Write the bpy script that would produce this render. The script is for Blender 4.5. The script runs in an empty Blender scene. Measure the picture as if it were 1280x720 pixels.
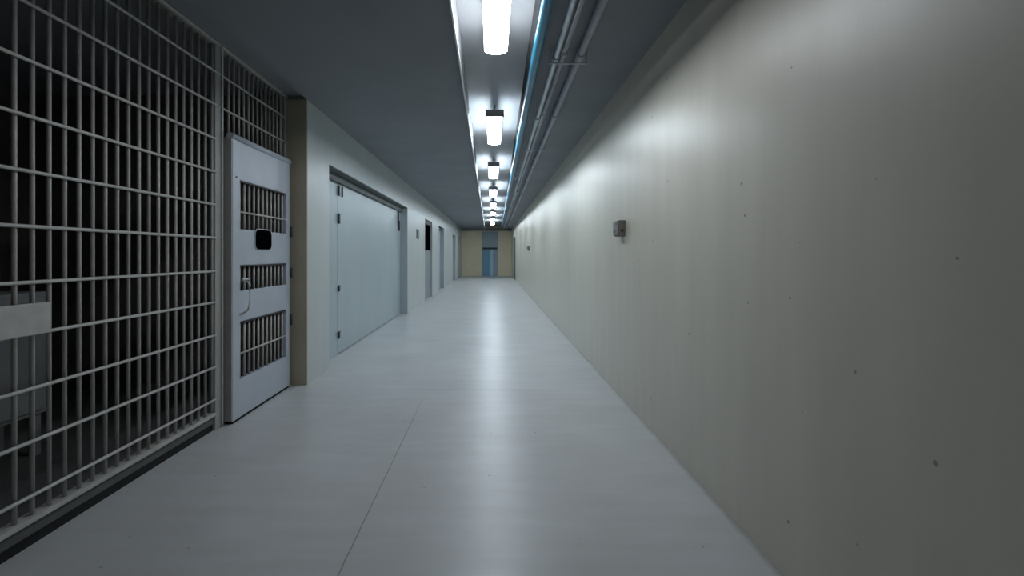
import bpy, bmesh, math
from mathutils import Vector
S = bpy.context.scene
C = S.collection
PI = math.pi

# ------------------------------------------------------------------ materials
def new_mat(name):
    m = bpy.data.materials.new(name); m.use_nodes = True
    nt = m.node_tree; nt.nodes.clear()
    out = nt.nodes.new('ShaderNodeOutputMaterial')
    b = nt.nodes.new('ShaderNodeBsdfPrincipled')
    nt.links.new(b.outputs[0], out.inputs[0])
    return m, nt, b

def noise(nt, vec, scale, detail=4, rough=.55):
    n = nt.nodes.new('ShaderNodeTexNoise')
    n.inputs['Scale'].default_value = scale; n.inputs['Detail'].default_value = detail
    n.inputs['Roughness'].default_value = rough
    nt.links.new(vec, n.inputs['Vector'])
    return n.outputs['Fac']

def coords(nt, scale=(1, 1, 1)):
    g = nt.nodes.new('ShaderNodeNewGeometry')
    mp = nt.nodes.new('ShaderNodeMapping'); mp.inputs['Scale'].default_value = scale
    nt.links.new(g.outputs['Position'], mp.inputs['Vector'])
    return mp.outputs[0]

def maprange(nt, v, a, b, c, d):
    n = nt.nodes.new('ShaderNodeMapRange')
    n.inputs[1].default_value = a; n.inputs[2].default_value = b
    n.inputs[3].default_value = c; n.inputs[4].default_value = d
    nt.links.new(v, n.inputs[0]); return n.outputs[0]

def math_n(nt, op, a, b=None):
    n = nt.nodes.new('ShaderNodeMath'); n.operation = op
    for i, v in enumerate((a, b)):
        if v is None: continue
        if isinstance(v, (int, float)): n.inputs[i].default_value = v
        else: nt.links.new(v, n.inputs[i])
    return n.outputs[0]

def mix(nt, fac, a, b, mode='MIX'):
    n = nt.nodes.new('ShaderNodeMix'); n.data_type = 'RGBA'; n.blend_type = mode
    for i, v in ((0, fac), (6, a), (7, b)):
        if isinstance(v, (int, float)): n.inputs[i].default_value = v
        elif isinstance(v, tuple): n.inputs[i].default_value = (*v, 1)
        else: nt.links.new(v, n.inputs[i])
    return n.outputs[2]

def specks(nt, plane, scale):
    sp = nt.nodes.new('ShaderNodeSeparateXYZ'); g = nt.nodes.new('ShaderNodeNewGeometry')
    nt.links.new(g.outputs['Position'], sp.inputs[0])
    cb = nt.nodes.new('ShaderNodeCombineXYZ')
    for i, ax in enumerate(plane): nt.links.new(sp.outputs['XYZ'.index(ax)], cb.inputs[i])
    w = nt.nodes.new('ShaderNodeTexVoronoi'); w.voronoi_dimensions = '2D'; w.inputs['Scale'].default_value = scale
    nt.links.new(cb.outputs[0], w.inputs['Vector'])
    wob = math_n(nt, 'MULTIPLY', noise(nt, coords(nt), 60, 2), .008 * scale)
    ch = nt.nodes.new('ShaderNodeSeparateColor'); nt.links.new(w.outputs['Color'], ch.inputs[0])
    thr = maprange(nt, ch.outputs[0], .45, 1, 0, .009 * scale)
    return math_n(nt, 'LESS_THAN', math_n(nt, 'ADD', w.outputs['Distance'], wob), math_n(nt, 'ADD', thr, .0035 * scale))

def paint(name, col, rough=.45, metallic=0, var=.10, scale=6, stretch=(1, 1, 1), spec=.5, bump=.0, speck=0):
    m, nt, b = new_mat(name)
    v = coords(nt, stretch)
    f = noise(nt, v, scale)
    dark = tuple(c * (1 - var) for c in col); light = tuple(min(1, c * (1 + var)) for c in col)
    c = mix(nt, maprange(nt, f, .3, .7, 0, 1), dark, light)
    if speck:
        c = mix(nt, math_n(nt, 'MULTIPLY', specks(nt, 'YZ', speck), .6), c, (.06, .055, .045))
    nt.links.new(c, b.inputs['Base Color'])
    b.inputs['Roughness'].default_value = rough
    nt.links.new(maprange(nt, noise(nt, v, scale * 1.7), .3, .7, rough * .95, min(1, rough * 1.05)), b.inputs['Roughness'])
    b.inputs['Metallic'].default_value = metallic
    b.inputs['Specular IOR Level'].default_value = spec
    if bump:
        bp = nt.nodes.new('ShaderNodeBump'); bp.inputs['Strength'].default_value = bump
        bp.inputs['Distance'].default_value = .004
        nt.links.new(noise(nt, coords(nt), 60, 5), bp.inputs['Height'])
        nt.links.new(bp.outputs[0], b.inputs['Normal'])
    return m

M = {}
M['wall_right'] = paint('plaster_wall', (.60, .575, .49), .37, var=.045, scale=1.6, stretch=(1, 3.2, .35), spec=.5, bump=.08, speck=3.3)
M['wall_left'] = paint('painted_wall', (.48, .515, .515), .36, var=.04, scale=1.6, stretch=(1, 2.5, .4), bump=.05)
M['pier'] = paint('olive_pier', (.40, .37, .27), .6, var=.06, scale=3)
M['ceiling'] = paint('ceiling_paint', (.25, .268, .29), .8, var=.06, scale=2, spec=.25)
M['slot'] = paint('slot_paint', (.40, .42, .44), .6, var=.05, scale=2)
M['slot_side'] = paint('slot_side_lit_paint', (.80, .82, .84), .5, var=.02, scale=2)  # whiter than the slot top: lamp light on the sides put into the colour
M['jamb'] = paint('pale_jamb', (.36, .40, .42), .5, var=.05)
M['greydoor'] = paint('grey_door_paint', (.24, .27, .29), .5, var=.05)
M['end'] = paint('end_wall_paint', (.78, .70, .50), .6, var=.05, scale=2)
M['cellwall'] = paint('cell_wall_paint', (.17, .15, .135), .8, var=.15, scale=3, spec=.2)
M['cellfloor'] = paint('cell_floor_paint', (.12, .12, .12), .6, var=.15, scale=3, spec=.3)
M['bars'] = paint('bar_paint', (.44, .425, .405), .42, var=.10, scale=14)
M['bar_front'] = paint('crossbar_paint', (.47, .47, .45), .40, var=.10, scale=14)
M['post'] = paint('post_paint', (.34, .34, .33), .5, var=.08, scale=8)
M['door'] = paint('cell_door_paint', (.45, .49, .56), .38, var=.04, scale=5)
M['steel_door'] = paint('pale_door_paint', (.37, .44, .47), .36, var=.035, scale=1.4, stretch=(1, 3, .5))
M['dark'] = paint('dark_metal', (.03, .032, .035), .55, var=.2, scale=20)
M['black'] = paint('black_cover', (.002, .002, .003), .9, spec=0, var=.1)
M['base'] = paint('black_gap_shade', (.02, .022, .022), .75, spec=.2, var=.2)  # black stands in for the deep shade in gaps at floor level
M['track_beam_shade'] = paint('grey_track_beam_shade', (.09, .10, .10), .6)  # header track colour, also painted shade on the beam under the bottom rail

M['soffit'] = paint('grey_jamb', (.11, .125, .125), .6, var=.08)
M['chrome'] = paint('worn_steel', (.62, .64, .66), .28, metallic=.9, var=.08, scale=20)
M['conduit'] = paint('galvanised_conduit', (.50, .55, .60), .32, metallic=.85, var=.12, scale=25)
M['conduit_grey'] = paint('grey_conduit', (.36, .39, .45), .5, var=.08, scale=12)
M['blue'] = paint('blue_pipe_paint', (.02, .22, .36), .30, var=.06, scale=10)
M['bluedoor'] = paint('blue_door_paint', (.17, .36, .50), .5, var=.05)
M['bluelight'] = paint('pale_blue_paint', (.42, .66, .80), .5, var=.05)
M['bluepanel'] = paint('blue_grey_panel', (.34, .43, .47), .5, var=.05)
M['housing'] = paint('lamp_housing', (.20, .20, .20), .5, var=.05)
M['box'] = paint('outlet_box', (.17, .155, .13), .5, var=.15, scale=30)
M['cab'] = paint('cabinet_paint', (.23, .24, .25), .55, var=.1, scale=6)
M['blanket'] = paint('rust_brown_blanket', (.60, .42, .36), .9, var=.2, scale=20, spec=.1)

# floor: grey sealed concrete with saw-cut joints
def floor_mat():
    m, nt, b = new_mat('sealed_concrete')
    v = coords(nt)
    c = mix(nt, maprange(nt, noise(nt, v, 1.3, 6), .3, .7, 0, 1), (.48, .49, .50), (.56, .575, .59))
    st = noise(nt, coords(nt, (1.2, 9, 1)), 1.2, 5)
    c = mix(nt, maprange(nt, st, .35, .7, 0, .35), c, (.43, .42, .40))
    fine = noise(nt, v, 26, 6, .7)
    c = mix(nt, maprange(nt, fine, .62, .74, 0, .35), c, (.30, .29, .26))
    sp = nt.nodes.new('ShaderNodeSeparateXYZ'); g = nt.nodes.new('ShaderNodeNewGeometry')
    nt.links.new(g.outputs['Position'], sp.inputs[0])
    X, Y = sp.outputs[0], sp.outputs[1]
    wob = math_n(nt, 'MULTIPLY', math_n(nt, 'SUBTRACT', noise(nt, v, 9, 3), .5), .008)
    dx = math_n(nt, 'ABSOLUTE', math_n(nt, 'ADD', math_n(nt, 'ADD', X, .624), wob))
    j1 = math_n(nt, 'MULTIPLY', math_n(nt, 'LESS_THAN', dx, .0032), maprange(nt, Y, 3.5, 4.25, 1, 0))
    dy = math_n(nt, 'ABSOLUTE', math_n(nt, 'ADD', math_n(nt, 'SUBTRACT', Y, 4.30), wob))
    j2 = math_n(nt, 'MULTIPLY', math_n(nt, 'LESS_THAN', dy, .012), .35)
    c = mix(nt, math_n(nt, 'MULTIPLY', j1, .8), c, (.20, .185, .16))
    c = mix(nt, j2, c, (.22, .22, .21))
    c = mix(nt, math_n(nt, 'MULTIPLY', specks(nt, 'XY', 3.1), .5), c, (.15, .13, .10))
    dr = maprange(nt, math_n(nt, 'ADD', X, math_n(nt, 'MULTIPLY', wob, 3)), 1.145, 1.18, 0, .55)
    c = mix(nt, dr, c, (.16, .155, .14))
    nt.links.new(c, b.inputs['Base Color'])
    nt.links.new(maprange(nt, st, .3, .7, .32, .39), b.inputs['Roughness'])
    b.inputs['Specular IOR Level'].default_value = .5
    return m
M['floor'] = floor_mat()

for key, power, tint in (('lamp_first', 26, (.90, .95, 1)), ('lamp', 41, (.80, .91, 1))):
    m, nt, b = new_mat('lit_diffuser')
    b.inputs['Base Color'].default_value = (.8, .8, .8, 1)
    b.inputs['Emission Color'].default_value = (*tint, 1)
    b.inputs['Emission Strength'].default_value = power
    M[key] = m

# ------------------------------------------------------------------ geometry helpers
def box(bm, x0, x1, y0, y1, z0, z1, bev=0, seg=2):
    vs = [bm.verts.new((x, y, z)) for x in (x0, x1) for y in (y0, y1) for z in (z0, z1)]
    q = [(0, 1, 3, 2), (4, 6, 7, 5), (0, 4, 5, 1), (2, 3, 7, 6), (0, 2, 6, 4), (1, 5, 7, 3)]
    fs = [bm.faces.new([vs[i] for i in f]) for f in q]
    bmesh.ops.recalc_face_normals(bm, faces=fs)
    if bev:
        es = list({e for f in fs for e in f.edges})
        bmesh.ops.bevel(bm, geom=es, offset=bev, segments=seg, profile=.5, affect='EDGES')

def tube(bm, pts, r, n=12):
    pts = [Vector(p) for p in pts]
    rings = []
    up = Vector((0, 0, 1))
    for i, p in enumerate(pts):
        d = ((pts[i + 1] - p) if i == 0 else (p - pts[i - 1]) if i == len(pts) - 1 else (pts[i + 1] - pts[i - 1])).normalized()
        a = d.cross(up)
        if a.length < .05: a = d.cross(Vector((1, 0, 0)))
        a.normalize(); bb = d.cross(a).normalized()
        rings.append([bm.verts.new(p + (a * math.cos(2 * PI * k / n) + bb * math.sin(2 * PI * k / n)) * r) for k in range(n)])
    for A, B in zip(rings, rings[1:]):
        for k in range(n):
            f = bm.faces.new((A[k], A[(k + 1) % n], B[(k + 1) % n], B[k])); f.smooth = True
    bm.faces.new(rings[0]); bm.faces.new(rings[-1][::-1])

def prism(bm, poly, z0, z1):
    lo = [bm.verts.new((x, y, z0)) for x, y in poly]; hi = [bm.verts.new((x, y, z1)) for x, y in poly]
    n = len(poly)
    bm.faces.new(lo[::-1]); bm.faces.new(hi)
    for i in range(n): bm.faces.new((lo[i], lo[(i + 1) % n], hi[(i + 1) % n], hi[i]))

def rounded_bar(bm, x0, x1, y0, y1, z0, z1, r, n=8):
    pts = [(x0, y0), (x1, y0)]
    for cx, a0 in ((x1 - r, 0), (x0 + r, PI / 2)):
        for k in range(n + 1):
            a = a0 + PI / 2 * k / n
            pts.append((cx + r * math.cos(a), y1 - r + r * math.sin(a)))
    prism(bm, pts, z0, z1)
    es = [e for e in bm.edges if all(abs(v.co.z - z0) < 1e-6 for v in e.verts)]
    bmesh.ops.bevel(bm, geom=es, offset=.010, segments=3, profile=.5, affect='EDGES')

def rrect_plate(bm, x0, x1, y0, y1, z0, z1, r, n=6):
    """plate in the YZ plane, thickness along X, rounded corners"""
    pts = []
    for cy, cz, a0 in ((y1 - r, z1 - r, 0), (y0 + r, z1 - r, PI / 2), (y0 + r, z0 + r, PI), (y1 - r, z0 + r, 1.5 * PI)):
        for k in range(n + 1):
            a = a0 + PI / 2 * k / n
            pts.append((cy + r * math.cos(a), cz + r * math.sin(a)))
    A = [bm.verts.new((x0, y, z)) for y, z in pts]; B = [bm.verts.new((x1, y, z)) for y, z in pts]
    bm.faces.new(A); bm.faces.new(B[::-1])
    for i in range(len(pts)): bm.faces.new((A[i], B[i], B[(i + 1) % len(pts)], A[(i + 1) % len(pts)]))

def obj(name, fn, mat, parent=None, **props):
    bm = bmesh.new(); fn(bm)
    bmesh.ops.recalc_face_normals(bm, faces=bm.faces[:])
    me = bpy.data.meshes.new(name); bm.to_mesh(me); bm.free()
    me.materials.append(mat)
    o = bpy.data.objects.new(name, me); C.objects.link(o)
    if parent:
        o.parent = parent
        o.matrix_parent_inverse = parent.matrix_basis.inverted()
    for k, v in props.items(): o[k] = v
    return o

def empty(name, loc, **props):
    o = bpy.data.objects.new(name, None); C.objects.link(o); o.location = loc
    o.empty_display_size = .1
    for k, v in props.items(): o[k] = v
    return o

def B(*a, **k): return lambda bm: box(bm, *a, **k)
def boxes(lst, bev=0):
    def f(bm):
        for a in lst: box(bm, *a, bev=bev)
    return f
def T(pts, r, n=12): return lambda bm: tube(bm, pts, r, n)
ST = dict(kind='structure')

# ------------------------------------------------------------------ dimensions
SD = .22             # depth of the channel that holds the lights
CE = 2.84            # corridor ceiling
XL, XR = -1.84, 1.18
YN, YE = -3.0, 27.0  # behind the camera / end wall
def sl(y): return -.244 - .0075 * (y - 2.71)
def sr(y): return .295 + .012 * (y - 2.71)

# ------------------------------------------------------------------ shell
obj('floor', B(-4.8, 1.6, YN - .2, YE + .3, -.15, 0), M['floor'], **ST)
def ceil(bm):
    prism(bm, [(XL, YN), (sl(YN), YN), (sl(YE), YE), (XL, YE)], CE, CE + .35)
    prism(bm, [(sr(YN), YN), (XR + .2, YN), (XR + .2, YE), (sr(YE), YE)], CE, CE + .35)
    box(bm, -4.8, XL, YN, 4.47, CE + .045, CE + .35)
    box(bm, -2.3, XL, 4.47, YE, CE, CE + .35)
obj('ceiling', ceil, M['ceiling'], **ST)
def slot_sides_and_shield(bm):
    prism(bm, [(sl(YN) - .012, YN), (sl(YN), YN), (sl(YE) , YE - .26), (sl(YE) - .012, YE - .26)], CE - .03, CE + .01)  # lip below the left edge, added to shield wall and bars from the lamps
    prism(bm, [(sl(YN) - .004, YN), (sl(YN), YN), (sl(YE), YE), (sl(YE) - .004, YE)], CE + .002, CE + SD)
    prism(bm, [(sr(YN), YN), (sr(YN) + .004, YN), (sr(YE) + .004, YE), (sr(YE), YE)], CE + .002, CE + SD)
obj('trim_1', slot_sides_and_shield, M['slot_side'], **ST)
def slot_top(bm):
    prism(bm, [(sl(YN) - .05, YN), (sr(YN) + .05, YN), (sr(YE) + .05, YE), (sl(YE) - .05, YE)], CE + SD, CE + .35)
obj('ceiling_channel', slot_top, M['slot'], **ST)
obj('wall_right', boxes([(XR, XR + .2, YN, 22.6, 0, CE + .2), (XR, XR + .2, 22.6, 23.7, 2.15, CE + .2), (XR, XR + .2, 23.7, YE, 0, CE + .2)]), M['wall_right'], **ST)
obj('wall_end', boxes([(-2.3, -.62, YE, YE + .2, 0, CE + .2), (.36, XR + .2, YE, YE + .2, 0, CE + .2), (-.62, .36, YE, YE + .2, 2.68, CE + .2)]), M['end'], **ST)
obj('wall_back', B(-4.8, XR + .2, YN - .2, YN, 0, CE + .35), M['wall_left'], **ST)
# left wall with its recesses
OPEN = [(5.06, 9.77, 2.32, .16), (12.3, 13.8, 2.29, .06), (15.5, 17.2, 2.30, .14), (21.0, 22.6, 2.24, .14), (24.2, 25.5, 2.24, .14)]
def wl(bm):
    y = 4.47
    for a, b_, h, d in OPEN:
        box(bm, -2.3, XL, y, a, 0, CE); box(bm, -2.3, XL, a, b_, h, CE)
        y = b_
    box(bm, -2.3, XL, y, YE, 0, CE)
    box(bm, -2.3, XL, YN, .3, 0, CE + .045)
obj('wall_left', wl, M['wall_left'], **ST)
obj('trim_2', B(-2.30, XL + .004, 4.455, 4.56, 0, CE - .0), M['pier'], **ST)      # olive end face of the pier
bpy.data.objects['trim_2'].data.transform(__import__('mathutils').Matrix.Translation((-.0045, -.001, 0)))
obj('trim_3', boxes([(-2.3, -2.24, YE - .06, YE, 0, .1), (-1.84, sl(YE) + .0, YE - .25, YE, CE - .12, CE), (sl(YE), XR, YE - .25, YE, CE - .12, CE)]), M['ceiling'], **ST)
# cell behind the bars
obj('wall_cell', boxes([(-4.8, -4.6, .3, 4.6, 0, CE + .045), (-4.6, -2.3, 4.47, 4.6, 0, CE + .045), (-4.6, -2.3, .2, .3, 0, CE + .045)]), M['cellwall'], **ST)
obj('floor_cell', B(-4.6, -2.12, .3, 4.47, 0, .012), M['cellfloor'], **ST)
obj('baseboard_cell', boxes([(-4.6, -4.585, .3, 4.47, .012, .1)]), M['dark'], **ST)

# soffits and far jambs lining the recesses
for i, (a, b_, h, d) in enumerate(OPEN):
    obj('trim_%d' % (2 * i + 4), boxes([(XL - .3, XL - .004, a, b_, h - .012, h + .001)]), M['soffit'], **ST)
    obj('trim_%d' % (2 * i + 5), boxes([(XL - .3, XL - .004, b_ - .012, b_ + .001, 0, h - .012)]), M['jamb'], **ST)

# ------------------------------------------------------------------ wide steel door in the first recess
a, b_, h, d = OPEN[0]
px = XL - d
d1 = empty('door_1', (px, (a + b_) / 2, 0), kind='structure')
obj('fixed_panel', boxes([(px - .05, px, a, 5.80, 0, h - .012), (px - .05, px, 9.50, b_ - .012, 0, h - .012)]), M['steel_door'], d1)
obj('leaf', B(px - .045, px + .004, 5.806, 9.494, .012, h - .02, bev=.003), M['steel_door'], d1)
for z0, z1 in ((2.06, 2.19), (1.70, 1.83), (.82, .90), (.21, .30)):
    hg = obj('hinge', boxes([(px + .004, px + .010, 5.80, 5.90, z0, z1)], bev=.002), M['cab'], d1) if z0 < 2 else obj('hinge', boxes([(px + .004, px + .010, 5.78, 5.95, z0, z1)], bev=.002), M['steel_door'], d1)
    obj('pin', T([(px + .018, 5.80, z0), (px + .018, 5.80, z1)], .012), M['dark'], hg)
    if z0 > 2: obj('pin', T([(px + .018, 5.93, z0), (px + .018, 5.93, z1)], .012), M['dark'], hg)
obj('header_track', B(px, px + .05, a, b_ - .012, h - .10, h - .012), M['track_beam_shade'], d1)
for y, z0, z1 in ((9.47, 1.92, 2.20), (9.55, 1.80, 2.02)):
    obj('bolt', T([(px + .02, y, z0), (px + .02, y, z1)], .018), M['dark'], d1)

# ------------------------------------------------------------------ recessed doors further down the left wall
for i, (a, b_, h, d) in enumerate(OPEN[1:]):
    px = XL - d
    dd = empty('door_%d' % (i + 2), (px, (a + b_) / 2, 0), kind='structure')
    obj('leaf', B(px - .05, px, a + .01, b_ - .02, .01, h - .02, bev=.003), M['greydoor' if i == 0 else 'steel_door'], dd)
    obj('header', B(px, px + .03, a + .01, b_ - .02, h - .12, h - .014), M['dark'], dd)
    if i == 0:
        obj('window', B(px, px + .012, 12.42, 13.74, 1.42, 2.16, bev=.003), M['black'], dd)
    hd = obj('handle', T([(px + .002, a + .14, 1.0), (px + .04, a + .14, 1.0), (px + .04, a + .26, 1.0)], .010), M['chrome'], dd)

# door recess in the right wall, near the far end
d6 = empty('door_6', (XR + .08, 23.15, 0), kind='structure')
obj('leaf', B(XR + .06, XR + .11, 22.61, 23.69, .01, 2.14, bev=.003), M['steel_door'], d6)
obj('frame', boxes([(XR - .02, XR + .06, 22.56, 22.62, 0, 2.2), (XR - .02, XR + .06, 23.68, 23.74, 0, 2.2), (XR - .02, XR + .06, 22.62, 23.68, 2.13, 2.2)]), M['soffit'], d6)
obj('handle', T([(XR + .062, 22.75, 1.0), (XR + .02, 22.75, 1.0), (XR + .02, 22.87, 1.0)], .010), M['chrome'], d6)

# blue door in the end wall
d7 = empty('door_7', (-.13, YE, 0), kind='structure')
obj('frame', boxes([(-.62, -.57, YE - .02, YE + .12, 0, 2.68), (.31, .36, YE - .02, YE + .12, 0, 2.68), (-.57, .31, YE - .02, YE + .12, 2.63, 2.68)]), M['bluepanel'], d7)
obj('transom', boxes([(-.57, .31, YE + .03, YE + .08, 1.72, 2.63)]), M['bluepanel'], d7)
obj('header', B(-.57, .31, YE - .01, YE + .09, 1.60, 1.72), M['dark'], d7)
obj('leaf', B(-.57, -.10, YE + .02, YE + .07, .01, 1.60, bev=.004), M['bluedoor'], d7)
obj('leaf', B(.06, .31, YE + .02, YE + .07, .01, 1.60, bev=.004), M['bluepanel'], d7)
obj('mullion', B(-.10, .06, YE, YE + .07, 0, 1.60, bev=.004), M['bluelight'], d7)

# ------------------------------------------------------------------ barred screen
XB = -2.06
scr = empty('barred_screen', (XB, 1.9, 0), label='long grey steel bar screen closing off the dark cell beside the barred door', category='bars')
bar0 = None
def vbar(y, z0, z1, parent, x=XB, r=.0097, name='bar', mat='bars'):
    return obj(name, T([(x, y, z0), (x, y, z1)], r), M[mat], parent)
for k in range(-20, 19):
    vbar(1.931 + .0757 * k, .12, CE + .02, scr)
RAILS = [1.3 + 2.06 * t for t in (.762, .655, .537, .415, .296, .178, .060, -.060, -.171, -.289, -.403, -.520)]
for i, z in enumerate(RAILS):
    y1 = 4.46 if i < 3 else 3.31
    obj('cross_bar', T([(XB + .018, .32, z), (XB + .018, y1, z)], .0085), M['bar_front'], scr)
k = 0
while 3.50 + .0715 * k < 4.40:
    vbar(3.50 + .0715 * k, 2.24, CE + .02, scr); k += 1
obj('bottom_rail', boxes([(XB - .035, XB + .030, .32, 3.30, .112, .135)], bev=.003), M['bar_front'], scr)
obj('bottom_beam', B(XB - .03, XB + .012, .32, 3.30, .055, .112), M['track_beam_shade'], scr)  # dark colour paints in the shade on the face under the rail
obj('floor_gap_shade', B(XB - .04, XB + .0, .32, 3.30, 0, .055), M['base'], scr)  # black strip painted as the deep shadow in the gap under the screen
obj('top_rail', B(XB - .03, XB + .02, .32, 4.46, CE + .01, CE + .045), M['post'], scr)
po = obj('post', B(XB - .03, XB + .022, 3.30, 3.405, 0, CE + .045, bev=.004), M['post'], scr)
obj('edge_strip', B(XB + .022, XB + .032, 3.365, 3.38, .02, CE + .03), M['bar_front'], po)
obj('post', B(XB - .03, XB + .02, 4.405, 4.453, 0, CE + .045, bev=.004), M['post'], scr)

# flat steel plate on the screen
pl = empty('lock_plate', (XB + .03, 1.7, .95), label='flat grey steel plate fixed across the bars near the picture edge', category='plate')
obj('plate', B(XB + .028, XB + .060, 1.25, 2.032, .948, 1.086, bev=.004), M['bar_front'], pl)

# ------------------------------------------------------------------ barred cell door
XD = -1.98
cd = empty('cell_door', (XD - .03, 3.9, 0), label='pale grey steel cell door with barred windows and a black port', category='door')
def frame(bm):
    box(bm, XD - .06, XD, 3.42, 3.52, .02, 2.20, bev=.004)
    box(bm, XD - .06, XD, 4.315, 4.385, .02, 2.20, bev=.004)
obj('door_frame', frame, M['door'], cd)
obj('shaded_edge', B(XD - .062, XD - .002, 3.408, 3.4195, .03, 2.19, bev=.002), M['post'], cd)  # thin darker sheet paints the shade on the door edge facing the camera
cap = obj('top_cap', T([(XD - .012, 3.405, 2.205), (XD - .012, 4.40, 2.205)], .026, 16), M['door'], cd)
for z0, z1 in ((1.885, 2.185), (1.215, 1.50), (.77, 1.01), (.02, .315)):
    obj('panel', B(XD - .05, XD - .003, 3.515, 4.32, z0, z1, bev=.004), M['door'], cd)
for z in (1.885, 1.215, .77):
    obj('panel_lip', B(XD - .045, XD - .0, 3.52, 4.315, z - .012, z - .0005), M['dark'], cd)
yy = [3.56 + .0725 * k for k in range(11)]
for z0, z1 in ((1.50, 1.885), (1.01, 1.215), (.315, .77)):
    for y in yy: vbar(y, z0 - .01, z1 + .01, cd, XD - .030, .0100, mat='bars')
for z in (1.635, .515):
    obj('cross_bar', T([(XD - .012, 3.515, z), (XD - .012, 4.32, z)], .009), M['bar_front'], cd)
port = obj('port_frame', lambda bm: rrect_plate(bm, XD - .004, XD + .002, 3.742, 4.018, 1.335, 1.519, .045), M['door'], cd)
obj('port_cover', lambda bm: rrect_plate(bm, XD + .001, XD + .008, 3.75, 4.01, 1.343, 1.510, .045), M['black'], port)
# handle
hd = obj('pull_handle', T([(XD - .01, 3.55, 1.085), (XD + .045, 3.55, 1.085), (XD + .055, 3.56, 1.06), (XD + .055, 3.56, .90), (XD + .045, 3.55, .855), (XD + .02, 3.53, .835), (XD - .005, 3.52, .83)], .009), M['chrome'], cd)
obj('handle_bolt', T([(XD - .005, 3.56, 1.10), (XD - .005, 3.66, 1.10)], .009), M['chrome'], cd)
for z in (1.52, 1.12, .66):
    obj('hinge', T([(XD + .008, 4.395, z - .05), (XD + .008, 4.395, z + .05)], .013), M['dark'], cd)
obj('keyhole', T([(XD - .002, 3.47, 1.90), (XD + .003, 3.47, 1.90)], .008), M['dark'], cd)
obj('keyhole', T([(XD - .062, 3.45, 1.22), (XD - .002, 3.45, 1.22)], .008), M['dark'], cd)
obj('kick_gap', B(XD - .05, XD - .006, 3.43, 4.38, 0, .0205), M['base'], cd)

# ------------------------------------------------------------------ furniture dimly seen in the cell
bk = empty('bunk_bed', (-3.5, 1.9, 0), label='dark bunk bed deep in the cell with a brown blanket hanging over its rail', category='bed')
for x in (-3.35, -4.15):
    for y in (1.0, 2.95):
        obj('leg', B(x - .02, x + .02, y - .02, y + .02, .012, 1.95, bev=.003), M['cab'], bk)
for z in (1.60, ):
    obj('side_rail', B(-3.36, -3.33, 1.0, 2.95, z, z + .06), M['cab'], bk)
    obj('side_rail', B(-4.17, -4.14, 1.0, 2.95, z, z + .06), M['cab'], bk)
    obj('bed_base', B(-4.14, -3.36, 1.0, 2.95, z + .01, z + .04), M['cab'], bk)
    obj('mattress', B(-4.13, -3.37, 1.03, 2.92, z + .04, z + .16, bev=.03), M['blanket'], bk)
obj('blanket', B(-3.40, -3.315, 1.2, 2.8, 1.66, 1.775, bev=.02), M['blanket'], bk)
cb = empty('metal_cabinet', (-2.9, 2.6, 0), label='grey two-door metal cabinet on legs inside the cell below the bunk', category='cabinet')
obj('body', B(-3.22, -2.90, 1.95, 2.92, .28, 1.06, bev=.004), M['cab'], cb)
for y0, y1 in ((1.98, 2.42), (2.44, 2.89)):
    dr = obj('door', B(-2.90, -2.882, y0, y1, .31, 1.03, bev=.003), M['cab'], cb)
    yh = y1 - .05 if y0 < 2.4 else y0 + .05
    obj('handle', T([(-2.882, yh, .50), (-2.855, yh, .51), (-2.855, yh, .62), (-2.882, yh, .63)], .008), M['dark'], dr)
for x in (-3.18, -2.94):
    for y in (1.99, 2.88):
        obj('leg', B(x - .02, x + .02, y - .02, y + .02, .012, .285), M['cab'], cb)

# ------------------------------------------------------------------ ceiling lights
WORD = ['nearest', 'second', 'third', 'fourth', 'fifth', 'sixth', 'seventh', 'last']
LBL = ['white tube ceiling light closest overhead, cut off by the top of the picture',
       'second white ceiling light from the camera, a long bright bar',
       'third white ceiling light from the camera, a short bright bar',
       'fourth white ceiling light from the camera along the ceiling channel',
       'fifth white ceiling light from the camera, small in the distance',
       'sixth white ceiling light from the camera, two before the last',
       'seventh white ceiling light from the camera, just before the last',
       'farthest white ceiling light, in front of the end wall']
SP, LEN = 2.88, 1.28
ends = [3.50 + SP * k for k in range(8)]
for k, ye in enumerate(ends):
    y0 = ye - LEN; x = .030
    top = CE + .098
    t = empty('ceiling_light', (x, (y0 + ye) / 2, top), label=LBL[k], category='light', group='ceiling lights in the channel')
    obj('housing', boxes([(x - .075, x + .075, y0 - .03, ye + .01, top - .035, top), (x - .105, x + .105, y0 - .035, y0, top - .075, top)], bev=.003), M['housing'], t)
    obj('diffuser', lambda bm: rounded_bar(bm, x - .088, x + .088, y0 + .001, ye, top - .075, top - .036, .055), M['lamp' if k else 'lamp_first'], t)
    for y in (y0 + .2, ye - .2):
        obj('stem', T([(x, y, top - .04), (x, y, CE + SD)], .012), M['housing'], t)
    # rounded ends at the far side
# ------------------------------------------------------------------ pipes under the ceiling
def run(f, z, y0=YN + .05, y1=YE - .27, n=14):
    return [(f(y0 + (y1 - y0) * i / n), y0 + (y1 - y0) * i / n, z) for i in range(n + 1)]
zp = CE - .045
bp = empty('blue_pipe', (.34, 3, zp), label='blue painted pipe hugging the edge of the ceiling light channel', category='pipe')
obj('pipe', T(run(lambda y: .325 + .010 * (y - 2.6), zp), .034, 16), M['blue'], bp)
cdts = []
def cond(name, f, r, mat, label, z=zp):
    e = empty(name, (f(3), 3, z), label=label, category='conduit')
    obj('tube', T(run(f, z), r, 14), M[mat], e)
    y = 3.35; i = 0
    while y < 26:
        obj('coupling', T([(f(y - .035), y - .035, z), (f(y + .035), y + .035, z)], r + .007, 14), M[mat], e)
        y += 1.47 if i % 2 == 0 else 1.46; i += 1
    return e
f1 = lambda y: .468 + .009 * (y - 2.6)
f2 = lambda y: .535 + .009 * (y - 2.6)
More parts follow.
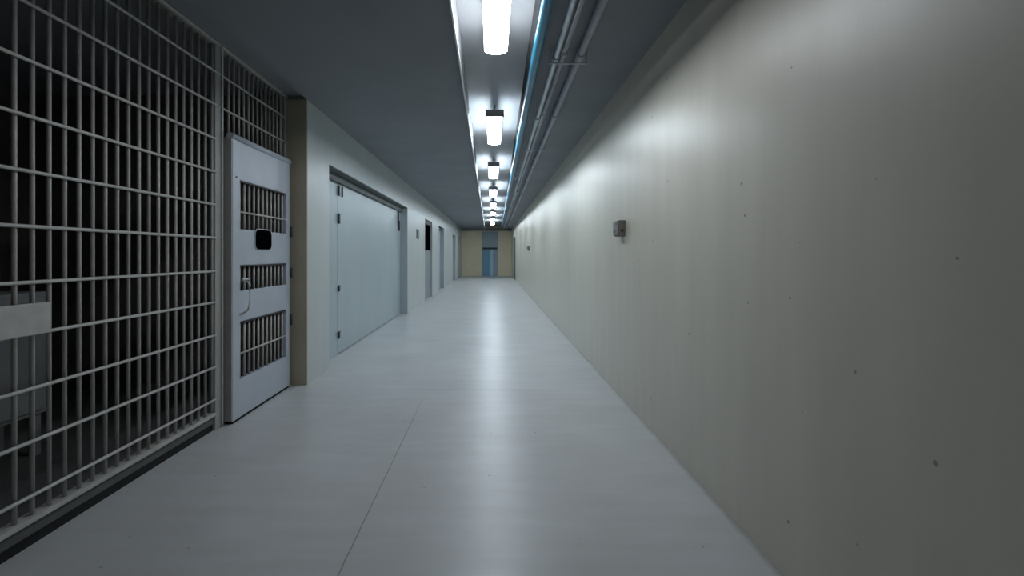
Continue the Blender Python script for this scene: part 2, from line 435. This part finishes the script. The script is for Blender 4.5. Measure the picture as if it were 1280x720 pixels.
f3 = lambda y: .655 + .009 * (y - 2.6)
cond('conduit', f1, .021, 'conduit', 'shiny galvanised conduit, brightest of the three beside the blue pipe', zp - .03)
cond('conduit', f2, .014, 'conduit_grey', 'thin grey conduit between the shiny conduit and the wider grey one', zp + .008)
cond('conduit', f3, .026, 'conduit_grey', 'wide dull grey conduit nearest the long plaster wall')
for k, ye in enumerate(ends):
    y = ye - .20 if k else 3.37
    place = ['nearest', 'second', 'third', 'fourth', 'fifth', 'sixth', 'seventh', 'farthest'][k]
    e = empty('pipe_bracket', (.5, y, CE), label='small steel bracket under the conduits beside the %s ceiling light' % place, category='bracket', group='brackets holding the conduits')
    xa, xb = f1(y) - .05, f3(y) + .05
    z0 = zp - .058
    obj('strap', B(xa, xb, y - .012, y + .012, z0 - .006, z0, bev=.001), M['conduit_grey'], e)
    for x in (xa, xb - .006):
        obj('hanger', B(x, x + .006, y - .010, y + .010, z0, CE), M['conduit_grey'], e)

# ------------------------------------------------------------------ boxes on the walls
def outlet(y0, y1, z0, z1, label):
    e = empty('outlet_box', (XR, (y0 + y1) / 2, (z0 + z1) / 2), label=label, category='box', group='boxes on the plaster wall')
    obj('back_box', B(XR - .055, XR, y0, y1, z0, z1, bev=.006), M['box'], e)
    cv = obj('cover', B(XR - .070, XR - .055, y0 + .008, y1 - .008, z0 + .012, z1 - .004, bev=.004), M['housing'], e)
    for dy, dz in ((.3, .78), (.55, .3)):
        y = y0 + (y1 - y0) * dy; z = z0 + (z1 - z0) * dz
        obj('screw', T([(XR - .072, y, z), (XR - .068, y, z)], .012), M['dark'], cv)
    obj('knockout', T([(XR - .030, y0 - .003, z0 + .05), (XR - .030, y0 + .002, z0 + .05)], .014), M['dark'], e)
outlet(3.957, 4.12, 1.462, 1.604, 'small dark square box on the long plaster wall, the nearer one')
outlet(14.0, 14.3, 1.42, 1.56, 'tiny far-off dark box on the long plaster wall')
e = empty('wall_call_box', (XL, 11.0, 1.8), label='small grey call box on the wall between the wide door and next doorway', category='box')
obj('back_plate', B(XL, XL + .012, 10.9, 11.25, 1.68, 1.92, bev=.003), M['soffit'], e)
obj('speaker_panel', B(XL + .012, XL + .03, 10.95, 11.2, 1.73, 1.87, bev=.003), M['cab'], e)

# ------------------------------------------------------------------ world, camera
w = bpy.data.worlds.new('World'); S.world = w; w.use_nodes = True
w.node_tree.nodes['Background'].inputs[0].default_value = (.02, .022, .025, 1)
w.node_tree.nodes['Background'].inputs[1].default_value = .3
cam = bpy.data.cameras.new('Camera'); co = bpy.data.objects.new('Camera', cam); C.objects.link(co)
co.location = (0, 0, 1.3); co.rotation_euler = (PI / 2, 0, 0)
cam.sensor_width = 36; cam.lens = 36 * 560 / 1280
cam.shift_x = 25 / 1280; cam.shift_y = -42 / 1280
cam.clip_start = .05
S.camera = co
vs = S.view_settings
vs.view_transform = 'Standard'; vs.look = 'None'; vs.gamma = 1; vs.exposure = -.1
vs.use_curve_mapping = False
S.cycles.max_bounces = 10; S.cycles.diffuse_bounces = 6
S.cycles.use_denoising = True
S.cycles.sample_clamp_indirect = 6
